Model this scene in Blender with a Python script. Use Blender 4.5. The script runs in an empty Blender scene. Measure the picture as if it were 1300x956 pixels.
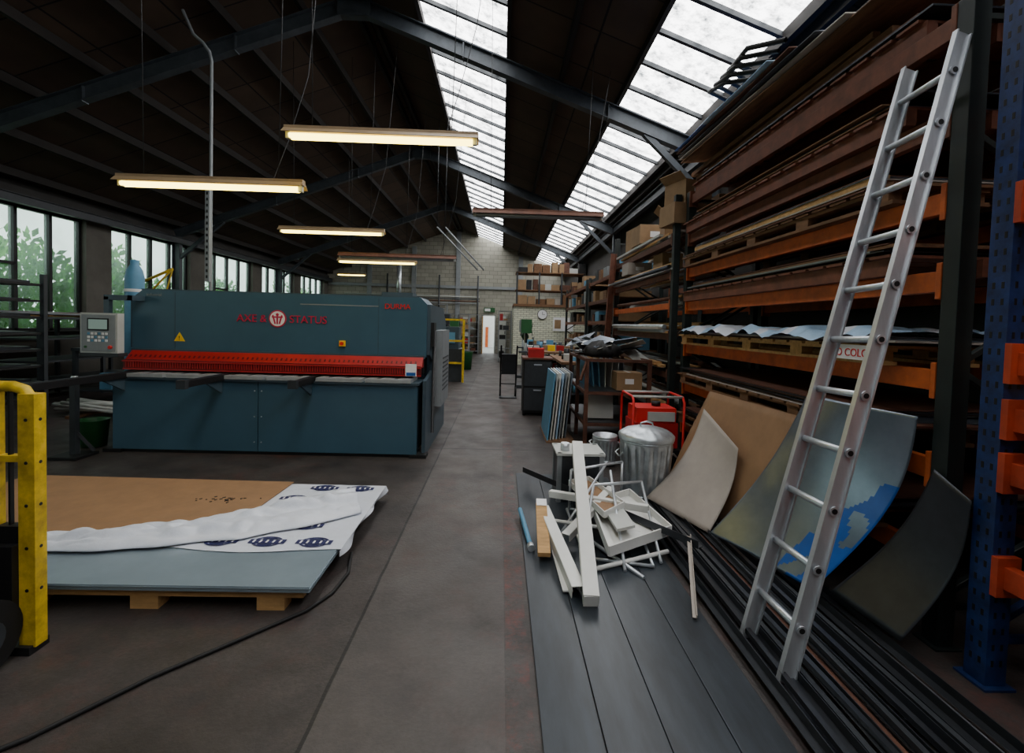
import bpy, math, random
from mathutils import Matrix, Vector, Euler, noise
random.seed(7)
sc = bpy.context.scene
R = random.uniform

# ------------------------------------------------------------ materials
def lin(c):
    l = [((x/255)/12.92 if x/255 <= .04045 else ((x/255+.055)/1.055)**2.4) for x in c]
    return tuple(min(.92, x**1.18/.45**.18) for x in l)
MATS = {}
def mat(name, col, rough=.6, metal=0., var=.25, scale=5., bump=0., col2=None, stretch=None, detail=5, spec=.5):
    if name in MATS: return MATS[name]
    m = bpy.data.materials.new(name); m.use_nodes = True
    nt = m.node_tree; N = nt.nodes; L = nt.links
    p = N['Principled BSDF']
    tc = N.new('ShaderNodeTexCoord'); mp = N.new('ShaderNodeMapping')
    if stretch: mp.inputs['Scale'].default_value = stretch
    L.new(tc.outputs['Object'], mp.inputs['Vector'])
    nz = N.new('ShaderNodeTexNoise'); nz.inputs['Scale'].default_value = scale; nz.inputs['Detail'].default_value = detail
    nz.inputs['Roughness'].default_value = .65
    L.new(mp.outputs['Vector'], nz.inputs['Vector'])
    cr = N.new('ShaderNodeValToRGB'); cr.color_ramp.elements[0].position = .32; cr.color_ramp.elements[1].position = .68
    c = lin(col); a = tuple(x*(1-var) for x in c); b = tuple(min(1, x*(1+var)) for x in c)
    if col2: b = lin(col2); a = c
    cr.color_ramp.elements[0].color = (*a, 1); cr.color_ramp.elements[1].color = (*b, 1)
    L.new(nz.outputs['Fac'], cr.inputs['Fac']); L.new(cr.outputs['Color'], p.inputs['Base Color'])
    p.inputs['Roughness'].default_value = rough; p.inputs['Metallic'].default_value = metal
    p.inputs['Specular IOR Level'].default_value = spec
    if bump:
        bp = N.new('ShaderNodeBump'); bp.inputs['Strength'].default_value = bump; bp.inputs['Distance'].default_value = .02
        L.new(nz.outputs['Fac'], bp.inputs['Height']); L.new(bp.outputs['Normal'], p.inputs['Normal'])
    MATS[name] = m
    return m
def emis(name, col, strength, dirt=0., scale=3., dcol=(60, 60, 60)):
    m = bpy.data.materials.new(name); m.use_nodes = True
    nt = m.node_tree; N = nt.nodes; L = nt.links
    for n in list(N): N.remove(n)
    o = N.new('ShaderNodeOutputMaterial'); e = N.new('ShaderNodeEmission'); e.inputs['Strength'].default_value = strength
    tc = N.new('ShaderNodeTexCoord'); nz = N.new('ShaderNodeTexNoise'); nz.inputs['Scale'].default_value = scale; nz.inputs['Detail'].default_value = 8
    nz.inputs['Roughness'].default_value = .78
    L.new(tc.outputs['Object'], nz.inputs['Vector'])
    cr = N.new('ShaderNodeValToRGB'); cr.color_ramp.elements[0].position = .35; cr.color_ramp.elements[1].position = .56
    c = lin(col); d = lin(dcol)
    cr.color_ramp.elements[0].color = (*[c[i]*(1-dirt)+d[i]*dirt for i in range(3)], 1); cr.color_ramp.elements[1].color = (*c, 1)
    L.new(nz.outputs['Fac'], cr.inputs['Fac']); L.new(cr.outputs['Color'], e.inputs['Color']); L.new(e.outputs[0], o.inputs['Surface'])
    return m

def floor_mat():
    m = bpy.data.materials.new('worn_concrete_floor'); m.use_nodes = True
    nt = m.node_tree; N = nt.nodes; L = nt.links; p = N['Principled BSDF']
    tc = N.new('ShaderNodeTexCoord'); sep = N.new('ShaderNodeSeparateXYZ'); L.new(tc.outputs['Object'], sep.inputs[0])
    def noi(s, d=6, r=.6):
        n = N.new('ShaderNodeTexNoise'); n.inputs['Scale'].default_value = s; n.inputs['Detail'].default_value = d; n.inputs['Roughness'].default_value = r
        L.new(tc.outputs['Object'], n.inputs['Vector']); return n.outputs['Fac']
    def ramp(f, p0, c0, p1, c1):
        r = N.new('ShaderNodeValToRGB'); r.color_ramp.elements[0].position = p0; r.color_ramp.elements[1].position = p1
        r.color_ramp.elements[0].color = (*c0, 1); r.color_ramp.elements[1].color = (*c1, 1); L.new(f, r.inputs['Fac']); return r.outputs['Color']
    def mth(op, a, b=None, c=None):
        n = N.new('ShaderNodeMath'); n.operation = op
        for i, v in enumerate((a, b, c)):
            if v is None: continue
            if isinstance(v, (int, float)): n.inputs[i].default_value = v
            else: L.new(v, n.inputs[i])
        return n.outputs[0]
    def mix(f, a, b):
        n = N.new('ShaderNodeMix'); n.data_type = 'RGBA'; L.new(f, n.inputs[0])
        for k, v in ((6, a), (7, b)):
            if isinstance(v, tuple): n.inputs[k].default_value = (*v, 1)
            else: L.new(v, n.inputs[k])
        return n.outputs[2]
    base = ramp(noi(.9, 10, .78), .36, lin((52, 48, 46)), .64, lin((88, 81, 78)))
    fine = noi(45, 4, .7)
    base = mix(ramp(fine, .35, (0, 0, 0), .75, (.6,)*3), base, lin((43, 39, 37)))
    dk = mth('MULTIPLY', ramp(noi(3.4, 9, .8), .50, (0,)*3, .64, (.75,)*3), ramp(noi(.6, 3), .45, (.2,)*3, .6, (1,)*3))
    base = mix(dk, base, lin((34, 30, 29)))
    # pale worn walkway in the middle of the aisle
    aisle = mth('LESS_THAN', mth('ABSOLUTE', mth('ADD', sep.outputs[0], .32)), .38)
    base = mix(mth('MULTIPLY', aisle, ramp(noi(1.7, 8, .7), .35, (.05,)*3, .65, (.4,)*3)), base, lin((112, 106, 102)))
    redm = mth('MULTIPLY', ramp(noi(2.6, 10, .85), .50, (0,)*3, .64, (.7,)*3), ramp(noi(.42, 4), .44, (.06,)*3, .6, (.9,)*3))
    base = mix(redm, base, lin((100, 62, 54)))
    ln = mth('LESS_THAN', mth('ABSOLUTE', mth('SUBTRACT', sep.outputs[0], 0.12)), .055)
    ln = mth('MULTIPLY', ln, ramp(noi(5.5, 8, .8), .5, (0,)*3, .64, (.65,)*3))
    base = mix(ln, base, lin((116, 54, 46)))
    j = mth('LESS_THAN', mth('ABSOLUTE', mth('SUBTRACT', mth('ADD', sep.outputs[0], mth('MULTIPLY', noi(3), .02)), -0.70)), .008)
    jy = mth('LESS_THAN', mth('ABSOLUTE', mth('SUBTRACT', mth('MODULO', mth('ADD', sep.outputs[1], 20.0), 4.6), 3.0)), .012)
    j2 = mth('MAXIMUM', j, jy)
    base = mix(j2, base, lin((16, 14, 14)))
    L.new(base, p.inputs['Base Color'])
    L.new(ramp(noi(2.5, 6), .3, (.42,)*3, .7, (.68,)*3), p.inputs['Roughness'])
    bp = N.new('ShaderNodeBump'); bp.inputs['Strength'].default_value = .3; bp.inputs['Distance'].default_value = .01
    L.new(fine, bp.inputs['Height']); L.new(bp.outputs[0], p.inputs['Normal'])
    return m

def brick_mat(name, c1, c2, mortar, scale=1., bw=.44, bh=.215, rough=.8):
    m = bpy.data.materials.new(name); m.use_nodes = True
    nt = m.node_tree; N = nt.nodes; L = nt.links; p = N['Principled BSDF']
    tc = N.new('ShaderNodeTexCoord'); sep = N.new('ShaderNodeSeparateXYZ'); cmb = N.new('ShaderNodeCombineXYZ')
    L.new(tc.outputs['Object'], sep.inputs[0]); a = N.new('ShaderNodeMath'); a.operation = 'ADD'
    L.new(sep.outputs[0], a.inputs[0]); L.new(sep.outputs[1], a.inputs[1]); L.new(a.outputs[0], cmb.inputs[0]); L.new(sep.outputs[2], cmb.inputs[1])
    b = N.new('ShaderNodeTexBrick'); b.inputs['Scale'].default_value = scale; b.inputs['Brick Width'].default_value = bw; b.inputs['Row Height'].default_value = bh
    b.inputs['Mortar Size'].default_value = .01
    b.inputs['Color1'].default_value = (*lin(c1), 1); b.inputs['Color2'].default_value = (*lin(c2), 1); b.inputs['Mortar'].default_value = (*lin(mortar), 1)
    L.new(cmb.outputs[0], b.inputs['Vector']); L.new(b.outputs['Color'], p.inputs['Base Color']); p.inputs['Roughness'].default_value = rough
    return m

def ceil_mat():
    m = bpy.data.materials.new('dark_roof_boards'); m.use_nodes = True
    nt = m.node_tree; N = nt.nodes; L = nt.links; p = N['Principled BSDF']
    tc = N.new('ShaderNodeTexCoord')
    b = N.new('ShaderNodeTexBrick'); b.offset = 0; b.inputs['Scale'].default_value = 1; b.inputs['Brick Width'].default_value = 1.2; b.inputs['Row Height'].default_value = .9
    b.inputs['Mortar Size'].default_value = .014
    b.inputs['Color1'].default_value = (*lin((104, 86, 70)), 1); b.inputs['Color2'].default_value = (*lin((90, 74, 61)), 1); b.inputs['Mortar'].default_value = (*lin((24, 20, 18)), 1)
    L.new(tc.outputs['Object'], b.inputs['Vector'])
    nz = N.new('ShaderNodeTexNoise'); nz.inputs['Scale'].default_value = 2; nz.inputs['Detail'].default_value = 7; L.new(tc.outputs['Object'], nz.inputs['Vector'])
    mx = N.new('ShaderNodeMix'); mx.data_type = 'RGBA'; mx.blend_type = 'MULTIPLY'; mx.inputs[0].default_value = .6
    L.new(b.outputs['Color'], mx.inputs[6]); L.new(nz.outputs['Fac'], mx.inputs[7]); L.new(mx.outputs[2], p.inputs['Base Color'])
    p.inputs['Roughness'].default_value = .85
    return m

M = dict(
 steel=mat('dark_painted_steel', (58, 62, 66), .5, .1),
 rafter=mat('rafter_grey_paint', (80, 86, 92), .5, .1),
 purlin=mat('purlin_dark_timber', (40, 34, 30), .8),
 blue=mat('machine_blue_grey_paint', (70, 100, 116), .36, 0, var=.08, scale=2),
 blued=mat('machine_dark_grey_paint', (72, 88, 98), .45, 0, var=.1),
 red=mat('guard_red_paint', (168, 38, 40), .45, 0, var=.15),
 redd=mat('dark_red_mesh', (104, 22, 24), .5, 0, var=.2, scale=60),
 tbl=mat('ground_steel_table', (158, 162, 164), .4, .1, var=.15, scale=9),
 black=mat('matt_black', (24, 24, 26), .55, 0, var=.2),
 rubber=mat('black_rubber', (18, 18, 18), .7, 0, var=.2),
 white=mat('white_powder_coat', (214, 214, 210), .45, 0, var=.05),
 offw=mat('off_white_plastic', (184, 186, 182), .5, 0, var=.05),
 grey=mat('light_grey_paint', (142, 146, 148), .5, .1, var=.1),
 alu=mat('brushed_aluminium', (204, 208, 212), .36, .7, var=.12, scale=14, stretch=(1, 1, .15)),
 galv=mat('galvanised_steel', (200, 206, 210), .38, .8, var=.18, scale=11, detail=3),
 sheet=mat('bright_sheet_steel', (138, 148, 160), .3, .8, var=.18, scale=3),
 sheetd=mat('dark_sheet_steel', (76, 79, 84), .36, .7, var=.2, scale=4),
 zinc=mat('zinc_sheet_top', (150, 164, 172), .26, .4, var=.1, scale=2),
 wood=mat('pallet_timber', (182, 148, 102), .75, 0, var=.25, scale=6, stretch=(1, 4, 4)),
 woodd=mat('aged_pallet_timber', (122, 92, 66), .8, 0, var=.35, scale=6, stretch=(4, .6, 4)),
 hard=mat('hardboard_brown', (146, 116, 86), .7, 0, var=.12, scale=5),
 card=mat('cardboard', (154, 128, 98), .8, 0, var=.15),
 cardg=mat('grey_board', (166, 158, 150), .7, 0, var=.08),
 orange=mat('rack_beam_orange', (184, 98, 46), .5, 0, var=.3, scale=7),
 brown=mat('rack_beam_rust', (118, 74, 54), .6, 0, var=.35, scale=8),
 rgreen=mat('rack_upright_dark_green', (40, 50, 49), .5, 0),
 rblue=mat('rack_upright_blue', (34, 58, 104), .5, 0, var=.45, scale=12),
 rorange=mat('rack_connector_orange', (186, 80, 48), .5, 0, var=.3),
 yellow=mat('forklift_yellow', (196, 168, 34), .5, 0, var=.4, scale=10),
 navy=mat('navy_print', (32, 38, 90), .6, 0, var=.05),
 wrap=mat('white_plastic_wrap', (208, 212, 220), .3, 0, var=.05, scale=8, bump=.3),
 mag=mat('magenta_decal', (186, 36, 80), .5, 0, var=.02),
 dred=mat('red_decal', (210, 44, 44), .5, 0, var=.02),
 dwhite=mat('white_decal', (225, 225, 225), .5, 0, var=.02),
 dyel=mat('yellow_decal', (232, 196, 20), .5, 0, var=.02),
 bfilm=mat('blue_film', (40, 98, 170), .3, 0, var=.2, scale=3),
 bfl=mat('pale_blue_film', (166, 192, 214), .3, 0, var=.15, scale=9, bump=.4),
 lblue=mat('pale_blue_paint', (100, 150, 178), .5, 0, var=.1),
 green=mat('green_plastic', (40, 100, 56), .5, 0, var=.1),
 leaf=mat('leaf_green', (110, 174, 70), .7, 0, var=.5, scale=2),
 slate=mat('slate_grey_panel', (56, 62, 68), .34, .1, var=.45, scale=3, stretch=(3, .6, 1)),
 rust=mat('rusty_brown_steel', (104, 72, 58), .65, .2, var=.35, scale=9),
 fitb=mat('fitting_body_tan', (150, 130, 102), .5, 0, var=.1),
 screen=emis('console_screen', (150, 170, 160), .5),
 tube=emis('fluorescent_tube', (255, 212, 112), 11.),
 sky=emis('skylight_glazing', (236, 246, 252), 9.6, .955, 4.5, (54, 62, 66)),
 concrete=mat('outside_concrete', (150, 150, 146), .9),
 wallg=mat('grimy_wall', (102, 99, 93), .85, 0, var=.25, scale=1.2),
 walld=mat('dark_wall', (62, 60, 58), .85, 0, var=.25, scale=1.2),
)
M['floor'] = floor_mat(); M['ceil'] = ceil_mat()
M['block'] = brick_mat('grey_blockwork', (164, 162, 150), (148, 146, 136), (120, 117, 108))
M['brickw'] = brick_mat('white_painted_brick', (216, 216, 196), (200, 202, 184), (150, 150, 138), 1, .23, .078)
def glass():
    m = bpy.data.materials.new('frosted_window_glass'); m.use_nodes = True
    nt = m.node_tree; N = nt.nodes; L = nt.links
    for n in list(N): N.remove(n)
    o = N.new('ShaderNodeOutputMaterial'); t = N.new('ShaderNodeBsdfTransparent'); t.inputs[0].default_value = (.88, .94, .9, 1)
    d = N.new('ShaderNodeBsdfTranslucent'); d.inputs[0].default_value = (.45, .56, .5, 1); mx = N.new('ShaderNodeMixShader')
    tc = N.new('ShaderNodeTexCoord'); nz = N.new('ShaderNodeTexNoise'); nz.inputs['Scale'].default_value = 1.5
    L.new(tc.outputs['Object'], nz.inputs['Vector']); mr = N.new('ShaderNodeMapRange'); mr.inputs[3].default_value = 0; mr.inputs[4].default_value = .4
    L.new(nz.outputs['Fac'], mr.inputs[0]); L.new(mr.outputs[0], mx.inputs[0]); L.new(t.outputs[0], mx.inputs[1]); L.new(d.outputs[0], mx.inputs[2]); L.new(mx.outputs[0], o.inputs[0])
    return m
M['glass'] = glass()

# ------------------------------------------------------------ builder
class B:
    def __init__(s, name): s.name = name; s.v = []; s.f = []; s.mi = []; s.sm = []; s.m = []
    def mid(s, m):
        m = M[m] if isinstance(m, str) else m
        if m not in s.m: s.m.append(m)
        return s.m.index(m)
    def add(s, vs, fs, m, smooth=False):
        o = len(s.v); i = s.mid(m); s.v += [tuple(v) for v in vs]
        for k, f in enumerate(fs):
            s.f.append([o+a for a in f]); s.mi.append(i); s.sm.append(smooth[k] if isinstance(smooth, list) else smooth)
    BF = [(0, 3, 2, 1), (4, 5, 6, 7), (0, 1, 5, 4), (1, 2, 6, 5), (2, 3, 7, 6), (3, 0, 4, 7)]
    def box(s, c, sz, m, rot=None):
        h = [x/2 for x in sz]
        vs = [Vector((x*h[0], y*h[1], z*h[2])) for z in (-1, 1) for x, y in ((-1, -1), (1, -1), (1, 1), (-1, 1))]
        if rot is not None:
            E = rot if isinstance(rot, Matrix) else Euler([math.radians(a) for a in rot]).to_matrix()
            vs = [E @ v for v in vs]
        c = Vector(c); s.add([v+c for v in vs], B.BF, m)
    def bx(s, x0, x1, y0, y1, z0, z1, m): s.box(((x0+x1)/2, (y0+y1)/2, (z0+z1)/2), (x1-x0, y1-y0, z1-z0), m)
    def beam(s, p0, p1, w, h, m, up=(0, 0, 1)):
        p0 = Vector(p0); p1 = Vector(p1); d = (p1-p0); L = d.length; d.normalize(); up = Vector(up)
        if abs(d.dot(up)) > .98: up = Vector((0, 1, 0))
        sd = d.cross(up).normalized(); u = sd.cross(d).normalized()
        E = Matrix((sd, d, u)).transposed()
        s.box((p0+p1)/2, (w, L, h), m, E)
    def chan(s, p0, p1, w, h, m, t=.004, up=(0, 0, 1)):
        p0 = Vector(p0); p1 = Vector(p1); d = (p1-p0).normalized(); up = Vector(up); sd = d.cross(up).normalized(); u = sd.cross(d).normalized()
        s.beam(p0+u*h/2, p1+u*h/2, w, t, m, up)
        for k in (-1, 1): s.beam(p0+sd*k*w/2, p1+sd*k*w/2, t, h, m, up)
    def angle(s, p0, p1, w, m, t=.004, up=(0, 0, 1)):
        p0 = Vector(p0); p1 = Vector(p1); d = (p1-p0).normalized(); up = Vector(up); sd = d.cross(up).normalized(); u = sd.cross(d).normalized()
        s.beam(p0, p1, w, t, m, up); s.beam(p0+sd*w/2+u*w/2, p1+sd*w/2+u*w/2, t, w, m, up)
    def ibeam(s, p0, p1, w, h, m, up=(0, 0, 1), t=.012):
        p0 = Vector(p0); p1 = Vector(p1); d = (p1-p0).normalized(); up = Vector(up)
        if abs(d.dot(up)) > .98: up = Vector((1, 0, 0))
        sd = d.cross(up).normalized(); u = sd.cross(d).normalized()
        s.beam(p0, p1, t, h, m, up)
        for k in (-1, 1): s.beam(p0+u*k*h/2, p1+u*k*h/2, w, t, m, up)
    def cyl(s, p0, p1, r, m, r2=None, n=16, cap=True):
        p0 = Vector(p0); p1 = Vector(p1); r2 = r if r2 is None else r2; d = (p1-p0).normalized()
        a = Vector((0, 0, 1)) if abs(d.z) < .9 else Vector((1, 0, 0)); x = d.cross(a).normalized(); y = d.cross(x)
        vs = []
        for p, q in ((p0, r), (p1, r2)):
            for i in range(n):
                t = 2*math.pi*i/n; vs.append(p+(x*math.cos(t)+y*math.sin(t))*q)
        fs = [(i, (i+1) % n, n+(i+1) % n, n+i) for i in range(n)]; sm = [True]*n
        if cap: fs += [tuple(range(n))[::-1], tuple(range(n, 2*n))]; sm += [False, False]
        s.add(vs, fs, m, sm)
    def path(s, pts, r, m, n=8):
        pts = [Vector(p) for p in pts]; vs = []; px = None
        for i, p in enumerate(pts):
            d = (pts[min(i+1, len(pts)-1)]-pts[max(i-1, 0)]).normalized()
            if px is None:
                a = Vector((0, 0, 1)) if abs(d.z) < .9 else Vector((1, 0, 0)); px = d.cross(a).normalized()
            else: px = (px-d*px.dot(d)).normalized()
            y = d.cross(px)
            for k in range(n):
                t = 2*math.pi*k/n; vs.append(p+(px*math.cos(t)+y*math.sin(t))*r)
        fs = [(i*n+k, i*n+(k+1) % n, (i+1)*n+(k+1) % n, (i+1)*n+k) for i in range(len(pts)-1) for k in range(n)]
        s.add(vs, fs, m, True)
    def prism(s, pts, vec, m):
        n = len(pts); v = Vector(vec); vs = [Vector(p) for p in pts]+[Vector(p)+v for p in pts]
        s.add(vs, [tuple(range(n))[::-1], tuple(range(n, 2*n))]+[(i, (i+1) % n, n+(i+1) % n, n+i) for i in range(n)], m)
    def grid(s, fn, nu, nv, m, matfn=None):
        vs = [fn(i/nu, j/nv) for j in range(nv+1) for i in range(nu+1)]; w = nu+1
        if matfn is None:
            s.add(vs, [(j*w+i, j*w+i+1, (j+1)*w+i+1, (j+1)*w+i) for j in range(nv) for i in range(nu)], m, True)
        else:
            o = len(s.v); s.v += [tuple(v) for v in vs]
            for j in range(nv):
                for i in range(nu):
                    s.f.append([o+a for a in (j*w+i, j*w+i+1, (j+1)*w+i+1, (j+1)*w+i)]); s.mi.append(s.mid(matfn((i+.5)/nu, (j+.5)/nv))); s.sm.append(True)
    def rev(s, prof, c, m, n=32, rip=None):
        vs = []
        for k, (r, z) in enumerate(prof):
            for i in range(n):
                t = 2*math.pi*i/n; q = r+(rip(t, k) if rip else 0); vs.append((c[0]+q*math.cos(t), c[1]+q*math.sin(t), c[2]+z))
        s.add(vs, [(k*n+i, k*n+(i+1) % n, (k+1)*n+(i+1) % n, (k+1)*n+i) for k in range(len(prof)-1) for i in range(n)], m, True)
    def text(s, t, size, loc, m, rot=(90, 0, 0), align='CENTER', ext=.001):
        cu = bpy.data.curves.new('t', 'FONT'); cu.body = t; cu.size = size; cu.align_x = align; cu.extrude = ext
        ob = bpy.data.objects.new('t', cu); bpy.context.collection.objects.link(ob)
        dg = bpy.context.evaluated_depsgraph_get(); dg.update(); me = ob.evaluated_get(dg).to_mesh()
        T = Matrix.Translation(loc) @ Euler([math.radians(a) for a in rot]).to_matrix().to_4x4()
        s.add([T @ v.co for v in me.vertices], [tuple(p.vertices) for p in me.polygons], m)
        bpy.data.objects.remove(ob); bpy.data.curves.remove(cu)
    def done(s, origin=True, solid=0, bevel=0):
        me = bpy.data.meshes.new(s.name); o = Vector((0, 0, 0))
        if origin:
            xs = [v[0] for v in s.v]; ys = [v[1] for v in s.v]; zs = [v[2] for v in s.v]
            o = Vector(((min(xs)+max(xs))/2, (min(ys)+max(ys))/2, min(zs)))
        me.from_pydata([Vector(v)-o for v in s.v], [], s.f)
        for m in s.m: me.materials.append(m)
        me.polygons.foreach_set('material_index', s.mi); me.polygons.foreach_set('use_smooth', s.sm); me.update()
        ob = bpy.data.objects.new(s.name, me); ob.location = o; bpy.context.collection.objects.link(ob)
        if solid:
            md = ob.modifiers.new('thickness', 'SOLIDIFY'); md.thickness = solid; md.offset = 0
        if bevel:
            md = ob.modifiers.new('bevel', 'BEVEL'); md.width = bevel; md.segments = 2; md.limit_method = 'ANGLE'; md.angle_limit = math.radians(50)
        return ob

def bil(c00, c10, c11, c01, bulge=None, wob=0, seed=0, fold=None):
    c = [Vector(a) for a in (c00, c10, c11, c01)]
    def f(u, v):
        p = (c[0]*(1-u)+c[1]*u)*(1-v)+(c[3]*(1-u)+c[2]*u)*v
        if bulge: p = p+Vector(bulge)*math.sin(math.pi*v)*(.6+.4*math.sin(math.pi*u))
        if wob: p = p+Vector((1, .3, .6))*wob*noise.noise(Vector((u*3+seed, v*3, seed)))
        return p
    return f

def roof(x): return 5.91-.37*x if x >= -2.4 else 7.688+.37*x
XL, XR, Y0, Y1 = -9.5, 3.45, -4., 26.

# ------------------------------------------------------------ room shell
b = B('floor'); b.bx(XL-.2, XR+.2, Y0-.2, Y1+.2, -.1, 0, 'floor'); b.done(False)
b = B('ceiling')
def slab(x0, x1, t=.08):
    b.prism([(x0, Y0, roof(x0)), (x1, Y0, roof(x1)), (x1, Y0, roof(x1)+t), (x0, Y0, roof(x0)+t)], (0, Y1-Y0, 0), 'ceil')
slab(XL-.1, -2.4); slab(-2.4, -1.38); slab(0, 1.77); slab(2.98, XR+.1)
b.done(False)
SKY = [(-1.38, 0.), (1.77, 2.98)]
for (a, c) in SKY:
    s = B('skylight')
    s.prism([(a, Y0, roof(a)+.03), (c, Y0, roof(c)+.03), (c, Y0, roof(c)+.04), (a, Y0, roof(a)+.04)], (0, Y1-Y0, 0), 'sky')
    y = Y0+.3
    while y < Y1:
        s.prism([(a, y, roof(a)-.03), (c, y, roof(c)-.03), (c, y, roof(c)+.029), (a, y, roof(a)+.029)], (0, .055, 0), 'steel'); y += .68
    for x in (a, c):
        s.beam((x, Y0+.02, roof(x)-.03), (x, Y1-.02, roof(x)-.03), .06, .14, 'purlin')
    s.done()

GR = [(.9+3.6*k-3.6, 3.8+3.6*k-3.6) for k in range(9)]
GR = [g for g in GR if g[1] < 25.8 and g[0] > Y0]
b = B('wall_left')
b.bx(XL-.2, XL, Y0, Y1, 0, 1.2, 'wallg'); b.bx(XL-.2, XL, Y0, Y1, 3.7, 4.17, 'walld')
ys = [Y0]+[v for g in GR for v in g]+[Y1]
for i in range(0, len(ys), 2): b.bx(XL-.2, XL+.06, ys[i], ys[i+1], 1.2, 3.7, 'wallg')
b.bx(XL, XL+.1, Y0, Y1, 3.72, 4.0, 'walld')
b.done(False)
for k, g in enumerate(GR):
    w = B('window_%d' % (k+1)); n = 4
    w.bx(XL-.11, XL-.10, g[0], g[1], 1.2, 3.7, 'glass')
    for i in range(n+1):
        yy = g[0]+(g[1]-g[0])*i/n; yy = min(max(yy, g[0]+.03), g[1]-.03)
        w.bx(XL-.16, XL-.05, yy-.035, yy+.035, 1.2, 3.7, 'black')
    for z in (1.23, 3.67): w.bx(XL-.16, XL-.05, g[0], g[1], z-.03, z+.03, 'black')
    yy = g[0]+(g[1]-g[0])*.25; w.bx(XL-.16, XL-.05, yy, yy+(g[1]-g[0])*.25, 2.52, 2.57, 'black')
    w.bx(XL-.02, XL+.12, g[0], g[1], 1.16, 1.2, 'walld')
    w.done(False)
b = B('wall_right'); b.bx(XR, XR+.2, Y0, Y1, 0, roof(XR), 'walld'); b.done(False)
b = B('wall_back'); b.prism([(XL, Y0, 0), (XR, Y0, 0), (XR, Y0, roof(XR)), (-2.4, Y0, roof(-2.4)), (XL, Y0, roof(XL))], (0, -.2, 0), 'wallg'); b.done(False)
b = B('wall_far')
dx0, dx1 = -.98, -.36
b.prism([(XL, Y1, 0), (dx0, Y1, 0), (dx0, Y1, roof(dx0)), (-2.4, Y1, roof(-2.4)), (XL, Y1, roof(XL))][::-1], (0, .2, 0), 'block')
b.prism([(dx1, Y1, 0), (XR, Y1, 0), (XR, Y1, roof(XR)), (dx1, Y1, roof(dx1))][::-1], (0, .2, 0), 'block')
b.prism([(dx0, Y1, 2.05), (dx1, Y1, 2.05), (dx1, Y1, roof(dx1)), (dx0, Y1, roof(dx0))][::-1], (0, .2, 0), 'block')
for x in (-7.2, -4.8, -2.4, 1.0): b.bx(x-.12, x+.12, Y1-.1, Y1, 0, roof(x)-.2, 'grey')
b.bx(XL+.1, XR-.1, Y1-.12, Y1, 3.5, 3.65, 'grey')
b.done(False)
b = B('door_1')
b.bx(dx0-.07, dx0, Y1-.06, Y1+.1, 0, 2.1, 'offw'); b.bx(dx1, dx1+.07, Y1-.06, Y1+.1, 0, 2.1, 'offw'); b.bx(dx0-.07, dx1+.07, Y1-.06, Y1+.1, 2.05, 2.12, 'offw')
b.box((dx0-.02, Y1-.36, 1.0), (.04, .58, 2.0), 'wood'); b.cyl((dx0-.02, Y1-.58, 1.), (dx0+.05, Y1-.58, 1.), .02, 'alu')
b.done()
b = B('outside_ground'); b.bx(-40, XL-.2, -20, 60, -.15, -.05, 'concrete'); b.bx(XL-.2, 30, Y1+.2, 60, -.15, -.05, 'concrete'); b.done(False)
b = B('outside_rendered_wall'); b.bx(-3, 2, 34, 34.2, -.05, 3, 'white'); b.bx(-1.1, -.9, 33.9, 34, -.05, 1.4, 'orange'); b.done()
b = B('hedge')
for i in range(20000):
    y = R(5, 26); top = 2.5+.5*math.exp(-((y-11.5)/2.2)**2)+1.3*noise.noise(Vector((y*.8, 3, 1)))+.6*noise.noise(Vector((y*2.6, 7, 1))); z = R(.6, max(1.2, top)); x = R(-11.0, -10.2)
    s_ = R(.06, .14); E = Euler((R(0, 6), R(0, 6), R(0, 6))).to_matrix(); c = Vector((x, y, z))
    b.add([c+E @ Vector(q) for q in ((-s_, 0, 0), (0, -s_*.5, .01), (s_, 0, 0), (0, s_*.5, .01))], [(0, 1, 2, 3)], 'leaf')
for i in range(22): y = 5+i; b.cyl((-10.6, y, -.05), (-10.6+R(-.2, .2), y+R(-.3, .3), 1.6), .04, 'woodd', .015, 8)
b.done()

# ------------------------------------------------------------ portal frames and purlins
for Y in (1.35, 7.56, 13.8, 20.0):
    t = B('roof_truss'); o = .31
    def P(x, dz=0): return (x, Y, roof(x)-o+dz)
    t.ibeam(P(XL+.15), P(-2.4), .14, .22, 'rafter'); t.ibeam(P(-2.4), P(XR-.2), .14, .22, 'rafter')
    t.ibeam((XL+.2, Y, 0), (XL+.2, Y, roof(XL)-.35), .14, .2, 'rafter', up=(1, 0, 0))
    t.ibeam((XR-.15, Y, 0), (XR-.15, Y, roof(XR)-.25), .14, .2, 'rafter', up=(1, 0, 0))
    t.beam((XR-.2, Y, roof(XR)-.95), P(XR-1.25, -.1), .09, .09, 'rafter'); t.beam((XL+.25, Y, roof(XL)-.95), P(XL+1.5, -.1), .09, .09, 'rafter')
    t.box((-2.4, Y, roof(-2.4)-.36), (.5, .14, .3), 'rafter')
    for x in (XL+.25, ): t.box((x, Y, .01), (.3, .25, .02), 'rafter')
    for x in (-6.5, -4.2, -.7, 1.6): t.box((x, Y, roof(x)-.33), (.02, .12, .24), 'rafter')
    t.done()
for x in (-9.2, -8.2, -7.2, -6.2, -5.2, -4.2, -3.2, -2.5, -2.25, .85, 3.1):
    p = B('roof_purlin'); p.beam((x, Y0+.02, roof(x)-.09), (x, Y1-.02, roof(x)-.09), .06, .14, 'purlin'); p.done()
b = B('eaves_beam'); b.ibeam((3.2, Y0+.02, 4.42), (3.2, Y1-.05, 4.42), .12, .2, 'steel'); b.ibeam((XL+.35, Y0+.02, 3.72), (XL+.35, Y1-.2, 3.72), .1, .16, 'steel'); b.done()

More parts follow.
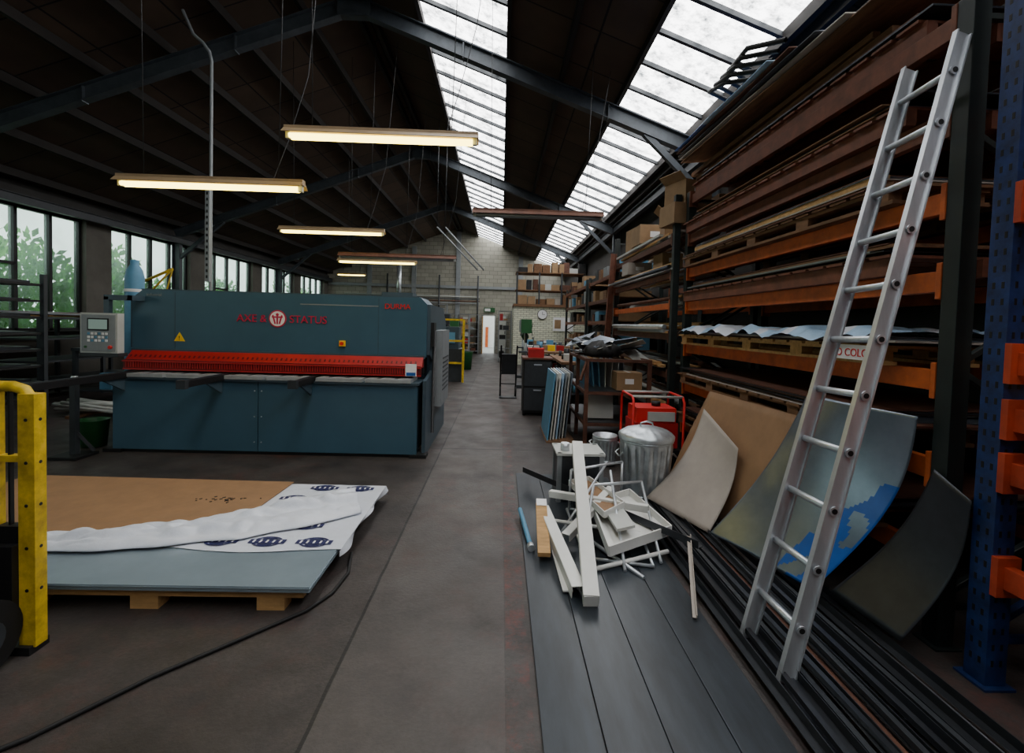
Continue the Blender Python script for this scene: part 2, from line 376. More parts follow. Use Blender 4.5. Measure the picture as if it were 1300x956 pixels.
# ------------------------------------------------------------ fluorescent fittings
def fitting(x0, x1, y, z, lit=True, tilt=0):
    f = B('fluorescent_light'); L = x1-x0
    f.bx(x0, x1, y-.035, y+.035, z+.03, z+.085, 'fitb' if lit else 'rust')
    for k in (-1, 1):
        f.prism([(x0, y+k*.035, z+.05), (x0, y+k*.09, z+.004), (x0, y+k*.095, z+.008), (x0, y+k*.04, z+.058)], (L, 0, 0), 'fitb' if lit else 'rust')
    for x in (x0+.03, x1-.03): f.bx(x-.02, x+.02, y-.02, y+.02, z-.03, z+.04, 'offw')
    for k in (-.028, .028): f.cyl((x0+.05, y+k, z-.008), (x1-.05, y+k, z-.008), .022, 'tube' if lit else 'grey', n=12)
    f.cyl((x0+.25, y, z+.08), (x0+.2, y, roof(x0+.2)-.02), .004, 'black', n=6)
    f.cyl((x1-.25, y, z+.08), (x1-.2, y, roof(x1-.2)-.02), .004, 'black', n=6)
    f.path([(x1-.3, y, z+.08), (x1-.2, y+.1, z+.5), (x1-.05, y+.2, z+1.2), (x1+.1, y+.3, roof(x1+.1)-.1)], .004, 'black', 6)
    return f.done()
fitting(-2.05, -.26, 4.5, 3.30); fitting(-3.78, -1.98, 4.76, 2.88); fitting(-3.86, -2.06, 8.3, 3.11)
fitting(-3.78, -1.98, 11.0, 2.95); fitting(-.43, 1.37, 6.55, 3.10, False); fitting(-3.15, -.9, 9.2, 2.82, False); fitting(-6.9, -5.7, 20, 3.5)

b = B('cable_conduit'); b.path([(-4.24, 7, 1.7), (-4.24, 7, 5.25), (-4.27, 7, 5.38), (-4.36, 7, 5.50), (-4.5, 7, 5.62), (-4.65, 7, roof(-4.65)-.02)], .022, 'grey')
b.bx(-4.28, -4.22, 6.93, 6.97, 2.1, 3.5, 'grey')
for i in range(16): b.bx(-4.262, -4.238, 6.925, 6.931, 2.15+i*.085, 2.19+i*.085, 'black')
b.done()

# ------------------------------------------------------------ guillotine shear
b = B('guillotine_shear'); xa, xb = -4.46, -.96
b.bx(xa, -2.805, 5.54, 5.60, .04, .86, 'blue'); b.bx(-2.795, xb, 5.54, 5.60, .04, .86, 'blue')
b.bx(xa+.02, xb-.02, 5.56, 5.62, 0, .06, 'black'); b.bx(xa+.01, xb-.01, 5.6, 6.0, .05, .86, 'blued')
for x in (-2.8,):
    for z in (.15, .45, .75): b.cyl((x-.04, 5.532, z), (x-.04, 5.545, z), .008, 'alu', n=8); b.cyl((x+.04, 5.532, z), (x+.04, 5.545, z), .008, 'alu', n=8)
b.bx(xa, xb+.02, 5.50, 5.98, .86, .885, 'blued')
for i in range(6):
    w = (xb-xa-.1)/6; x = xa+.05+i*w; b.bx(x+.02, x+w-.02, 5.49, 5.95, .885, .925, 'tbl')
    for q in range(2): b.bx(x+.14+q*.2, x+.18+q*.2, 5.56, 5.86, .925, .928, 'sheetd')
for x, e in ((-4.3, 4.35), (-3.2, 4.82), (-2.18, 5.02)):
    b.bx(x-.035, x+.035, e, 5.9, .87, .935, 'black'); b.bx(x-.01, x+.01, e, 5.5, .935, .945, 'steel'); b.bx(x-.045, x+.045, e-.02, e+.04, .86, .95, 'steel')
    b.prism([(x-.012, 5.5, .87), (x-.012, 5.2, .87), (x-.012, 5.5, .72)], (.024, 0, 0), 'blued')
b.prism([(xa, 5.83, 1.17), (xb+.05, 5.83, 1.17), (xb+.05, 5.83, 1.82), (xb-.03, 5.83, 1.90), (xa+.12, 5.83, 1.90), (xa, 5.83, 1.80)][::-1], (0, .6, 0), 'blue')
b.bx(xa+.01, xb+.04, 5.80, 5.84, 1.15, 1.19, 'blued')
b.bx(xa+.05, xb, 5.9, 6.2, .95, 1.2, 'black')
b.bx(xa+.1, xb-.05, 5.84, 6.6, 1.9, 1.915, 'blued')
for x in (-3.95, -1.5): b.bx(x-.003, x+.003, 5.826, 5.832, 1.19, 1.88, 'blued')
b.prism([(xa+.02, 5.68, 1.05), (xa+.02, 5.80, 1.17), (xa+.02, 5.84, 1.17), (xa+.02, 5.84, 1.05)], (xb-xa, 0, 0), 'red')
b.bx(xa+.02, xb+.02, 5.665, 5.69, .96, 1.07, 'redd')
n = 120
for i in range(n):
    x = xa+.05+(xb-xa-.06)*i/n; b.bx(x, x+.014, 5.655, 5.668, .975, 1.045, 'red')
    if i % 2 == 0: b.box((x+.01, 5.728, 1.11), (.02, .004, .035), 'redd', (-45, 0, 0))
b.bx(xa+.02, xb+.02, 5.64, 5.67, 1.045, 1.06, 'red'); b.bx(xa+.02, xb+.02, 5.655, 5.675, .95, .965, 'red')
b.bx(-1.12, -.99, 5.628, 5.64, .955, 1.10, 'dwhite'); b.bx(-1.11, -1.0, 5.625, 5.629, .96, 1.0, 'bfilm')
b.text('AXE &', .13, (-3.03, 5.822, 1.55), 'mag', ext=.004); b.text('STATUS', .13, (-2.35, 5.822, 1.55), 'mag', ext=.004)
b.cyl((-2.72, 5.822, 1.595), (-2.72, 5.83, 1.595), .105, 'mag', n=32); b.cyl((-2.72, 5.819, 1.595), (-2.72, 5.825, 1.595), .09, 'dwhite', n=32)
for k in (-.04, 0, .04): b.box((-2.72+k, 5.817, 1.585), (.018, .004, .11), 'mag', (0, k*400, 0))
b.box((-2.72, 5.816, 1.615), (.13, .004, .018), 'mag'); b.cyl((-2.72, 5.814, 1.645), (-2.72, 5.82, 1.645), .018, 'mag', n=12)
b.text('DURMA', .09, (-1.27, 5.822, 1.755), 'dred', ext=.004); b.bx(-2.45, -1.5, 5.826, 5.83, 1.775, 1.787, 'grey'); b.text('industrial', .05, (-4.2, 5.827, 1.83), 'grey')
b.prism([(-3.96, 5.824, 1.29), (-3.83, 5.824, 1.29), (-3.895, 5.824, 1.40)], (0, .007, 0), 'dyel'); b.text('!', .08, (-3.895, 5.822, 1.30), 'black')
b.bx(-1.965, -1.895, 5.80, 5.83, 1.28, 1.35, 'dyel'); b.cyl((-1.93, 5.77, 1.315), (-1.93, 5.80, 1.315), .022, 'dred')
for x in (xb+.05, xa-.04):
    b.prism([(x, 5.62, 0), (x, 7.5, 0), (x, 7.5, 1.6), (x, 7.1, 1.82), (x, 5.86, 1.82), (x, 5.86, 1.2), (x, 6.15, 1.1), (x, 6.15, .98), (x, 5.62, .9)], (.04, 0, 0), 'blued')
b.bx(xa, xb+.05, 7.2, 7.45, .2, 1.3, 'blued')
b.bx(xb+.09, xb+.2, 6.2, 7.0, .5, 1.5, 'grey'); b.bx(xb+.09, xb+.13, 5.9, 6.1, 1.3, 1.6, 'black')
for i in range(8): b.bx(xb+.2, xb+.205, 6.3, 6.9, .7+.06*i, .72+.06*i, 'steel')
b.cyl((xb+.12, 6.0, .2), (xb+.12, 6.0, 1.5), .02, 'black')
b.box((xb+.02, 5.6, .02), (.2, .16, .04), 'black'); b.box((xa, 5.6, .02), (.2, .16, .04), 'black')
b.bx(xb-.6, xb-.2, 6.2, 6.5, 1.9, 1.98, 'blued')
b.done(bevel=.006)
b = B('shear_control_console'); cx, cz = -4.6, 1.385
b.bx(cx-.21, cx+.21, 5.52, 5.62, cz-.24, cz+.22, 'offw'); b.bx(cx-.19, cx+.19, 5.512, 5.522, cz-.22, cz+.2, 'grey')
b.bx(cx-.12, cx+.12, 5.505, 5.514, cz+.02, cz+.16, 'black'); b.bx(cx-.105, cx+.105, 5.502, 5.508, cz+.035, cz+.145, 'screen')
for i in range(6):
    for j in range(3): b.bx(cx-.12+i*.04, cx-.093+i*.04, 5.505, 5.514, cz-.03-j*.04, cz-.003-j*.04, 'dwhite' if (i+j) % 3 else 'lblue')
b.cyl((cx+.14, 5.49, cz-.17), (cx+.14, 5.52, cz-.17), .02, 'dred'); b.cyl((cx-.14, 5.5, cz-.17), (cx-.14, 5.52, cz-.17), .014, 'green')
b.bx(cx-.22, cx+.22, 5.52, 5.66, cz-.28, cz-.24, 'steel')
b.bx(cx-.03, cx+.03, 5.62, 5.68, cz, 1.80, 'blued'); b.bx(cx-.03, -4.3, 5.62, 5.68, 1.76, 1.82, 'blued'); b.bx(-4.36, -4.3, 5.62, 5.82, 1.76, 1.82, 'blued')
b.done(bevel=.006)
b = B('sheet_support_stand'); b.bx(-4.72, -4.66, 5.28, 5.34, 0, .84, 'steel'); b.box((-4.69, 5.3, .02), (.3, .3, .03), 'black'); b.cyl((-4.69, 5.31, .84), (-4.69, 5.31, .9), .03, 'alu')
b.beam((-4.69, 5.31, .3), (-4.55, 5.4, .05), .03, .03, 'steel'); b.done()
b = B('green_bucket'); b.rev([(.0, .01), (.12, .01), (.15, .32), (.16, .33), (.155, .33), (.145, .3), (.115, .03), (0, .03)], (-4.85, 5.75, 0), 'green'); b.done()

# ------------------------------------------------------------ pallet with sheets
b = B('sheet_metal_pallet')
for y in (2.56, 3.3, 4.0):
    b.bx(-4.0, -1.04, y-.0, y+.1, .075, .118, 'wood')
    for x in (-3.85, -3.2, -2.55, -1.9, -1.22): b.bx(x-.075, x+.075, y+.005, y+.095, 0, .075, 'wood')
for x in (-3.85, -3.2, -2.55, -1.9, -1.22): b.bx(x-.06, x+.06, 2.68, 4.0, .0, .018, 'wood')
for i in range(5): b.bx(-4.02-.003*i, -1.0+R(-.006, .006), 2.53+R(-.004, .004), 4.1, .12+i*.006, .1255+i*.006, 'zinc')
b.done()
def fy(x): return 2.93+.03*math.sin(x*5)
b = B('printed_plastic_wrap')
def wf(u, v):
    x = -4.0+3.03*u; y = fy(x)+(4.13-fy(x))*v
    return Vector((x, y, .154+.003*noise.noise(Vector((x*6, y*6, 0)))+.0015))
b.grid(wf, 90, 40, 'wrap')
b.grid(lambda u, v: Vector((-.97+.02*math.sin(u*14)*v, 2.93+1.2*u, .155-v*(.035+.015*math.sin(u*9)))), 60, 6, 'wrap')
b.grid(lambda u, v: Vector((-4+3.03*u, 4.13+.05*v+.02*math.sin(u*40)*v, .155-v*.09+.02*v*math.sin(u*23))), 80, 6, 'wrap')
for r in range(5):
    for c in range(11):
        x = -1.17-.3*c-(.15 if r % 2 else 0); y = 3.04+.25*r
        if not (x > -1.75 or y < 3.1): continue
        for q in range(20):
            a = 2*math.pi*q/20; a2 = 2*math.pi*(q+1)/20; o_, i_ = (.095, .07), (.08, .056)
            b.add([(x+o_[0]*math.cos(a), y+o_[1]*math.sin(a), .160), (x+o_[0]*math.cos(a2), y+o_[1]*math.sin(a2), .160), (x+i_[0]*math.cos(a2), y+i_[1]*math.sin(a2), .160), (x+i_[0]*math.cos(a), y+i_[1]*math.sin(a), .160)], [(0, 1, 2, 3)], 'navy')
        b.bx(x-.115, x+.115, y-.028, y+.028, .1595, .1605, 'navy')
        for q in range(5): b.bx(x-.09+q*.042, x-.078+q*.042, y-.018, y+.018, .1606, .161, 'dwhite')
        for q in (-.044, .044): b.bx(x-.045, x+.045, y+q-.008, y+q+.008, .1595, .1605, 'navy')
b.done()
b = B('hardboard_sheet'); b.prism([(-4.1, 2.98, .162), (-2.6, 3.12, .162), (-1.8, 3.45, .162), (-1.78, 4.15, .162), (-4.1, 4.2, .162)], (0, 0, .006), 'hard')
for i in range(26): x, y = -2.1+random.gauss(0, .12), 3.72+random.gauss(0, .04); b.box((x, y, .17), (R(.008, .025), .008, .004), 'black', (0, 0, R(0, 90)))
b.done()
lo = [(-2.95, 2.86), (-2.55, 2.84), (-2.1, 2.92), (-1.67, 3.05), (-1.3, 3.25), (-1.0, 3.5)]; up = [(-2.95, 2.99), (-2.5, 3.15), (-2.1, 3.31), (-1.78, 3.52), (-1.5, 3.75), (-1.22, 3.98)]
def lerp(a, t):
    t *= len(a)-1; i = min(int(t), len(a)-2); t -= i; return Vector((a[i][0]*(1-t)+a[i+1][0]*t, a[i][1]*(1-t)+a[i+1][1]*t, 0))
b = B('folded_wrap_flap')
def ff(u, v):
    p = lerp(lo, u)*(1-v)+lerp(up, u)*v
    z = .168+.045*math.sin(math.pi*v)**.6*(.5+.5*u)+.045*max(0, math.sin(math.pi*v))*noise.noise(Vector((p.x*3+p.y*2, p.y*9-p.x*5, 1)))
    z += .03*math.sin(math.pi*v)*abs(math.sin(v*9+u*4)); z += .05*math.sin(math.pi*v)*abs(noise.noise(Vector((p.x*8-p.y*6, p.y*13, 3)))); p.y += .03*noise.noise(Vector((u*9, v*2, 5))); p.z = z; return p
b.grid(ff, 140, 44, 'wrap'); b.done(solid=.001)
b = B('floor_cable'); b.path([(-2.6, 1.15, .011), (-1.95, 1.55, .011), (-1.72, 1.75, .011), (-1.49, 2.06, .011), (-1.2, 2.36, .011), (-1.02, 2.55, .011), (-.94, 2.72, .011), (-.92, 2.95, .011), (-.98, 3.2, .011)], .010, 'rubber'); b.done()

# ------------------------------------------------------------ yellow pallet stacker (left edge)
b = B('pallet_stacker'); px, py = -2.165, 2.24
b.bx(px-.045, px+.03, py-.03, py+.03, .03, 1.22, 'yellow')
for i in range(5): b.cyl((px-.007, py-.033, .3+i*.2), (px-.007, py-.029, .3+i*.2), .008, 'black', n=12); b.cyl((px+.029, py, .3+i*.2), (px+.032, py, .3+i*.2), .008, 'black', n=12)
b.path([(px-.8, py, 1.25), (px-.09, py, 1.25), (px-.04, py, 1.235), (px-.01, py, 1.19)], .025, 'yellow', 10)
b.bx(px-.7, px-.63, py-.03, py+.03, .03, 1.24, 'yellow'); b.bx(px-.17, px-.15, py-.02, py+.02, .6, 1.24, 'yellow')
b.bx(px-.7, px-.03, py-.025, py+.025, .52, .60, 'black'); b.bx(px-.7, px-.03, py-.02, py+.02, .9, .93, 'yellow')
b.bx(px-.7, px-.046, py-.06, py+.02, .2, .52, 'black')
for i in range(6): b.bx(px-.66+i*.11, px-.65+i*.11, py-.01, py+.01, .6, 1.24, 'black')
b.bx(px-.75, px-.12, py-.5, py-.07, .12, .45, 'black'); b.bx(px-.65, px-.15, py-.45, py-.1, .45, .7, 'steel')
b.cyl((px-.12, py-.20, .165), (px-.02, py-.20, .165), .165, 'rubber', n=36); b.cyl((px-.12, py-.20, .165), (px-.01, py-.20, .165), .08, 'steel', n=20)
b.cyl((px-.75, py-.2, .15), (px-.63, py-.2, .15), .15, 'rubber', n=28); b.cyl((px-.4, py+.0, .1), (px-.4, py+.0, 1.2), .03, 'alu')
b.bx(px-.1, px+.02, py-.05, py+.05, .0, .04, 'black')
b.done(bevel=.004)

# ------------------------------------------------------------ dark flat panels on floor
b = B('slate_floor_sheets'); xs = [.2, .44, .69, .95, 1.17]
for i in range(4): b.bx(xs[i]+.002, xs[i+1]-.002, 1.2, 5.02-.03*i, .001, .014+.001*(i % 2), 'slate')
b.done(bevel=.002)
b = B('steel_bar_stack')
for i in range(20):
    x = 1.23+i*.042; z = .012+(.03 if i % 3 == 0 else 0); y0 = 1.1+R(0, .3); y1 = 3.9+R(0, .8)
    dx = R(-.03, .03)
    if i % 3 == 0: b.angle((x, y0, z), (x+dx, y1, z), .04, 'sheetd')
    elif i % 3 == 1: b.beam((x, y0, z), (x+dx, y1, z), .03, .022, 'steel')
    else: b.beam((x, y0, z), (x+dx, y1, z), .035, .02, 'galv' if i % 6 == 5 else 'rust' if i % 4 == 0 else 'sheetd')
for i in range(6):
    x = 1.3+i*.1; b.beam((x, 1.2, .06), (x+R(-.08, .08), 4.2, .06), .025, .025, 'steel' if i % 2 else 'sheetd')
b.done()

# ------------------------------------------------------------ aluminium ladder
b = B('aluminium_ladder')
f0, f1 = Vector((1.34, 2.05, .075)), Vector((1.33, 2.36, .075)); t0, t1 = Vector((2.235, 2.33, 3.10)), Vector((2.235, 2.63, 3.08))
for f, t in ((f0, t0), (f1, t1)):
    d = (t-f).normalized(); nrm = d.cross(Vector((0, 1, 0))).normalized()
    b.beam(f-d*.06, t, .072, .006, 'alu', up=(0, 1, 0))
    for k in (-1, 1): b.beam(f-d*.06+nrm*k*.035, t+nrm*k*.035, .008, .028, 'alu', up=(0, 1, 0))
for i in range(11):
    s_ = (.06+i*.0875); a = f0.lerp(t0, s_); c = f1.lerp(t1, s_)
    b.cyl(a-Vector((0, .012, 0)), c+Vector((0, .012, 0)), .0165, 'alu', n=16)
    b.cyl(a-Vector((0, .016, 0)), a-Vector((0, .008, 0)), .022, 'alu', n=16); b.cyl(a-Vector((0, .018, 0)), a-Vector((0, .01, 0)), .013, 'black', n=16)
b.done()

# ------------------------------------------------------------ racks
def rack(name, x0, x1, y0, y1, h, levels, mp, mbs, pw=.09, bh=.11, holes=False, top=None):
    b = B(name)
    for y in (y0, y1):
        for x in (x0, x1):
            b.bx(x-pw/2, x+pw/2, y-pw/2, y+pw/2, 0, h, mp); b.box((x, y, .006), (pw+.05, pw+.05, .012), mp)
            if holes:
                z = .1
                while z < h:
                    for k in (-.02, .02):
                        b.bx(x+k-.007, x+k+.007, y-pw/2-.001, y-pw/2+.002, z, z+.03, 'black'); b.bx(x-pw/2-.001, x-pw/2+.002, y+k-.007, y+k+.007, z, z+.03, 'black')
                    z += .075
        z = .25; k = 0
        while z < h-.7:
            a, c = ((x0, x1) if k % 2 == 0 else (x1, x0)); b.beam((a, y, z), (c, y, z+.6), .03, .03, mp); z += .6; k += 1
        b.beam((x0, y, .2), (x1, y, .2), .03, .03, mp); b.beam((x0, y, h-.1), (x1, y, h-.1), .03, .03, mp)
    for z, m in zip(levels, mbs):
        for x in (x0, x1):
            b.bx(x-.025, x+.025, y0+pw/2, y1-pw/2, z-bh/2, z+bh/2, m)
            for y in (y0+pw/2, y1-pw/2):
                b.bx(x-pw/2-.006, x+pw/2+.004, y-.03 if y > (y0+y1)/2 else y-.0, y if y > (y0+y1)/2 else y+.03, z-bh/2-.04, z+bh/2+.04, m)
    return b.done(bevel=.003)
LV = [.42, .90, 1.37, 1.89, 2.30, 2.72, 3.20]
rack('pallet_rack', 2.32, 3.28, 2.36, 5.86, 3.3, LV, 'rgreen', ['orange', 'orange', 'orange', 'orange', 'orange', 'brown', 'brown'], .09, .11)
for i, z in enumerate(LV):
    b = B('racked_sheet_stack'); z0 = z+.056; ya, yb = 2.68, 5.76; xf = 2.30 if i == 6 else 2.21
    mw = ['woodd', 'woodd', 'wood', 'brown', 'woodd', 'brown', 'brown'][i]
    if i in (0, 1, 2, 4):   # open timber pallet
        for x in (xf+.05, 2.75, 3.22): b.bx(x-.04, x+.04, ya, yb, z0, z0+.022, mw); b.bx(x-.04, x+.04, ya, yb, z0+.078, z0+.1, mw)
        for k in range(5):
            yy = ya+.1+(yb-ya-.2)*k/4
            for x in (xf+.05, 2.75, 3.22): b.bx(x-.04, x+.04, yy-.07, yy+.07, z0+.022, z0+.078, mw)
    else:                   # solid bearers
        for x in (xf+.05, 2.75, 3.22): b.bx(x-.03, x+.03, ya-.05, yb, z0, z0+.1, mw)
    n = 17
    for k in range(n):
        yy = ya+.05+(yb-ya-.1)*k/(n-1); b.bx(xf-.01, 3.28, yy-.075, yy+.075, z0+.1, z0+.116, mw)
    zz = z0+.118; cnt = [6, 8, 5, 7, 3, 6, 5][i]
    for k in range(cnt):
        x0 = xf+R(-.02, .05); a = ya+R(-.12, .2); c = yb-R(0, .45); h = R(.004, .014)
        b.bx(x0, 3.26, a, c, zz, zz+h, random.choice(['sheetd', 'woodd', 'sheet', 'rust', 'hard', 'cardg', 'sheetd'])); zz += h+.003
    if i in (4,):
        for x in (xf+.01, 3.1): b.bx(x, x+.06, ya+.1, yb-.3, zz, zz+.04, 'wood')
        zz += .04
        for k in range(2): b.bx(xf, 3.2, ya+.15, yb-.5, zz, zz+.006, 'rust' if k % 2 else 'sheet'); zz += .008
    if i == 2:
        b.grid(lambda u, v: Vector((2.12+1.0*v, 2.75+2.9*u, zz+.012+.06*abs(noise.noise(Vector((u*14, v*4, 1))))+.02*math.sin(u*30)*(1-v)-(.05 if v < .05 else 0))), 120, 12, 'bfl',
               lambda u, v: 'bfl' if noise.noise(Vector((u*9, v*3, 4))) > -.1 else 'wrap')
        b.bx(2.17, 2.175, 2.66, 3.06, z0+.02, z0+.11, 'dwhite')
        b.text('SCO COLOUR', .068, (2.167, 2.86, z0+.04), 'dred', (90, 0, -90))
    b.done()
b = B('long_timber_lengths')
for i in range(12): b.beam((2.4+.07*(i % 6), 2.7+R(0, .5), 3.50+.06*(i//6)), (2.4+.07*(i % 6)+R(-.03, .03), 5.8+R(-.3, .3), 3.50+.06*(i//6)), .05, .045, random.choice(['wood', 'woodd', 'brown', 'woodd']))
b.done()
b = B('mixed_panel_sheets')
for k in range(5):
    z = 3.62+k*.035
    b.grid(bil((2.18-.03*k, 2.8+.25*k, z), (2.18-.02*k, 5.9, z+.05), (3.1, 5.9, z+.14+.05*k), (3.1, 2.8+.25*k, z+.08), None, .03, k), 30, 8, ['woodd', 'cardg', 'sheetd', 'rust', 'bfl'][k], (lambda u, v: 'bfl' if u < .6 and v < .3 else 'bfilm') if k == 4 else None)
b.done(solid=.012)
b = B('coiled_pipe_bundle')
for i in range(5): b.path([(2.15+.03*i, 3.7+.14*i, 3.87), (2.0+.02*i, 4.0+.14*i, 3.97), (2.1, 4.4+.14*i, 4.08), (2.5, 4.6+.14*i, 4.05), (2.9, 4.5+.14*i, 4.0)], .022, 'rubber')
b.done()

rack('blue_pallet_rack', 2.30, 3.2, -1.2, 2.10, 4.2, [.53, 1.0, 1.24, 1.49, 2.2, 3.0], 'rblue', ['rorange']*6, .1, .1, True)
b = B('timber_planks')
for i in range(4): b.bx(2.33+.12*i, 2.44+.12*i, -1.0, 2.04, 1.292, 1.33+.02*(i % 2), 'wood')
b.done()
LV2 = [.45, 1.0, 1.5, 1.9, 2.3, 2.75]
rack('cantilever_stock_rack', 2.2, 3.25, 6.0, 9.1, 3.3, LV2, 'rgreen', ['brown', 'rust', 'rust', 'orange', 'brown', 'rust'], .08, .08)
b = B('stored_metal_lengths')
for z in LV2:
    for i in range(16):
        x = 2.1+R(0, 1.0); zz = z+.06+R(0, .09); q = random.choice(['wood', 'woodd', 'galv', 'offw', 'sheetd', 'rust', 'grey', 'cardg'])
        y0 = 5.95+R(0, .7)
        if i % 3 == 0: b.cyl((x, y0, zz+.02), (x+R(-.1, .1), 8.9, zz+.02), R(.02, .05), q, n=12)
        else: b.beam((x, y0, zz), (x+R(-.1, .1), 8.9, zz), R(.03, .12), R(.02, .05), q)
b.done()
def cbox(x, y, z, sx, sy, sz, m='card', rot=0, name='cardboard_box', open_=False):
    b = B(name); E = (0, 0, rot); Rm = Euler((0, 0, math.radians(rot))).to_matrix(); c = Vector((x, y, z))
    b.box(c+Vector((0, 0, sz/2)), (sx, sy, sz), m, E); b.box(c+Vector((0, 0, sz+.001)), (sx*.12, sy, .002), 'offw', E)
    b.box(c+Rm @ Vector((0, -sy/2-.001, sz*.5)), (sx*.35, .002, sz*.3), 'dwhite', E)
    if open_:
        for k in (-1, 1): b.box(c+Rm @ Vector((k*(sx/2+.05), 0, sz+.04)), (.13, sy, .006), m, (0, -k*40, rot))
    return b.done()
cbox(2.35, 6.15, 2.94, .5, .4, .26, rot=8); cbox(2.55, 6.9, 2.94, .45, .45, .34, rot=-10, open_=True); cbox(2.4, 7.7, 2.94, .5, .5, .3)
cbox(2.4, 6.2, 3.2, .42, .4, .30, rot=20, open_=True); cbox(2.5, 8.4, 2.94, .5, .45, .4, rot=5); cbox(2.45, 7.0, 2.5, .3, .4, .2)
cbox(2.95, 6.2, 2.94, .45, .4, .4, 'card'); cbox(2.3, 8.1, 2.50, .4, .4, .2, 'cardg')
b = B('leaning_steel_post'); b.chan((1.95, 8.9, 0.02), (2.1, 8.95, 3.0), .1, .06, 'brown', .01, up=(0, 1, 0)); b.done()
for (y0, y1) in ((9.6, 12.6), (13.0, 17.0)):
    rack('workshop_shelving', 2.35, 3.25, y0, y1, 2.9, [.5, 1.1, 1.7, 2.2, 2.7], 'rgreen', ['rust', 'rust', 'brown', 'rust', 'brown'], .07, .07)
    b = B('shelf_clutter')
    for z in (.5, 1.1, 1.7, 2.2, 2.7):
        y = y0+.15
        b.bx(2.33, 3.27, y0+.05, y1-.05, z+.036, z+.05, 'woodd')
        while y < y1-.4:
            w = R(.15, .45); h = R(.1, .36); b.bx(2.35+R(0, .1), 3.1, y, y+w, z+.05, z+.05+h, random.choice(['card', 'grey', 'steel', 'black', 'offw', 'rust', 'card', 'lblue', 'woodd'])); y += w+R(.02, .15)
    b.done()

# ------------------------------------------------------------ sheets leaning on rack
b = B('brown_hardboard_offcut'); b.grid(bil((1.74, 4.75, .03), (1.84, 3.40, .03), (2.17, 3.30, 1.0), (2.15, 4.75, .98), (-.03, 0, -.02)), 16, 16, 'hard'); b.done(solid=.006)
b = B('curved_grey_board')
def cg(u, v):
    p = bil((1.34, 4.15, .06), (1.62, 3.50, .06), (1.93, 3.72, .66), (1.94, 4.40, .86))(u, v); p.x += .07*math.sin(math.pi*v); p.z += .03*(1-v)**3*(1-u); p.y += .06*math.sin(math.pi*v)*(u-.5); return p
b.grid(cg, 20, 20, 'cardg'); b.done(solid=.005)
b = B('bent_bright_steel_sheet')
def bs(u, v):
    p = bil((1.56, 3.36, .12), (1.86, 2.64, .12), (2.18, 2.40, 1.18), (2.20, 3.28, 1.18))(u, v)
    p.x += .13*math.sin(math.pi*v)*(.4+.6*u)-.06*math.sin(math.pi*u)*v+.015*math.sin(5*u+4*v); return p
def bsm(u, v):
    return 'bfilm' if (u > .66 and v < .62 and noise.noise(Vector((u*9, v*9, 2)))*.9+2.0*(u-.87)+.8*(.42-v) > -.02) else 'sheet'
b.grid(bs, 60, 60, 'sheet', bsm); b.done(solid=.002)
b = B('bent_dark_steel_sheet')
def ds(u, v):
    p = bil((1.93, 2.62, .12), (2.0, 2.22, .10), (2.21, 2.12, .84), (2.25, 2.36, .92))(u, v); p.x += .09*math.sin(math.pi*v); return p
b.grid(ds, 24, 24, 'sheetd'); b.done(solid=.002)

# ------------------------------------------------------------ dustbin etc
def dustbin(name, x, y, r, h, lid=True):
    b = B(name); rip = lambda t, k: .008*math.cos(t*18)*(1 if 2 <= k <= 13 else 0)
    prof = [(0, .015), (r*.84, .015), (r*.85, .05)]+[(r*(.85+.15*i/11), .06+(h-.14)*i/11) for i in range(12)]+[(r, h-.06), (r*1.03, h-.05), (r*1.03, h-.03), (r*.99, h-.03), (r*.8, .03)]
    b.rev(prof, (x, y, 0), 'galv', 160, rip)
    for z in (.06, h-.07): b.rev([(r*(.86+.15*z/h), z-.012), (r*(.86+.15*z/h)+.012, z), (r*(.86+.15*z/h), z+.012)], (x, y, 0), 'galv', 48)
    if lid:
        b.rev([(r*1.07, h-.05), (r*1.08, h-.02), (r*1.0, h), (r*.8, h+.03), (r*.5, h+.05), (r*.2, h+.06), (0, h+.062)], (x, y, 0), 'galv', 64, lambda t, k: .004*math.cos(t*16) if 2 <= k <= 4 else 0)
        b.path([(x-.06, y, h+.055), (x-.055, y, h+.09), (x, y, h+.105), (x+.055, y, h+.09), (x+.06, y, h+.055)], .008, 'galv')
    for k in (-1, 1): b.path([(x+k*r*.98, y-.07, h*.72), (x+k*(r+.03), y-.07, h*.66), (x+k*(r+.03), y+.07, h*.66), (x+k*r*.98, y+.07, h*.72)], .007, 'galv')
    return b.done()
dustbin('galvanised_dustbin', 1.40, 4.40, .24, .62); dustbin('galvanised_bucket', 1.25, 5.45, .14, .38, False)

b = B('petrol_generator'); gx, gy = 1.75, 5.35
b.bx(gx-.24, gx+.24, gy-.2, gy+.2, .28, .56, 'red'); b.bx(gx-.22, gx+.22, gy-.18, gy+.18, .56, .72, 'dred'); b.bx(gx-.15, gx+.1, gy-.21, gy-.2, .34, .5, 'black')
b.bx(gx-.1, gx+.2, gy-.205, gy-.18, .58, .68, 'offw')
for x in (gx-.28, gx+.28):
    b.path([(x, gy-.25, .2), (x, gy-.25, .8), (x, gy-.2, .85), (x, gy+.2, .85), (x, gy+.25, .8), (x, gy+.25, .2), (x, gy-.25, .2)], .014, 'dred')
    b.cyl((x-.03, gy, .12), (x+.03, gy, .12), .12, 'rubber', n=24)
for y in (gy-.2, gy+.2): b.cyl((gx-.28, y, .85), (gx+.28, y, .85), .014, 'offw')
for z in (.24,): b.bx(gx-.28, gx+.28, gy-.25, gy+.25, z-.02, z+.03, 'black')
b.cyl((gx+.05, gy, .72), (gx+.05, gy, .77), .05, 'black'); b.done()

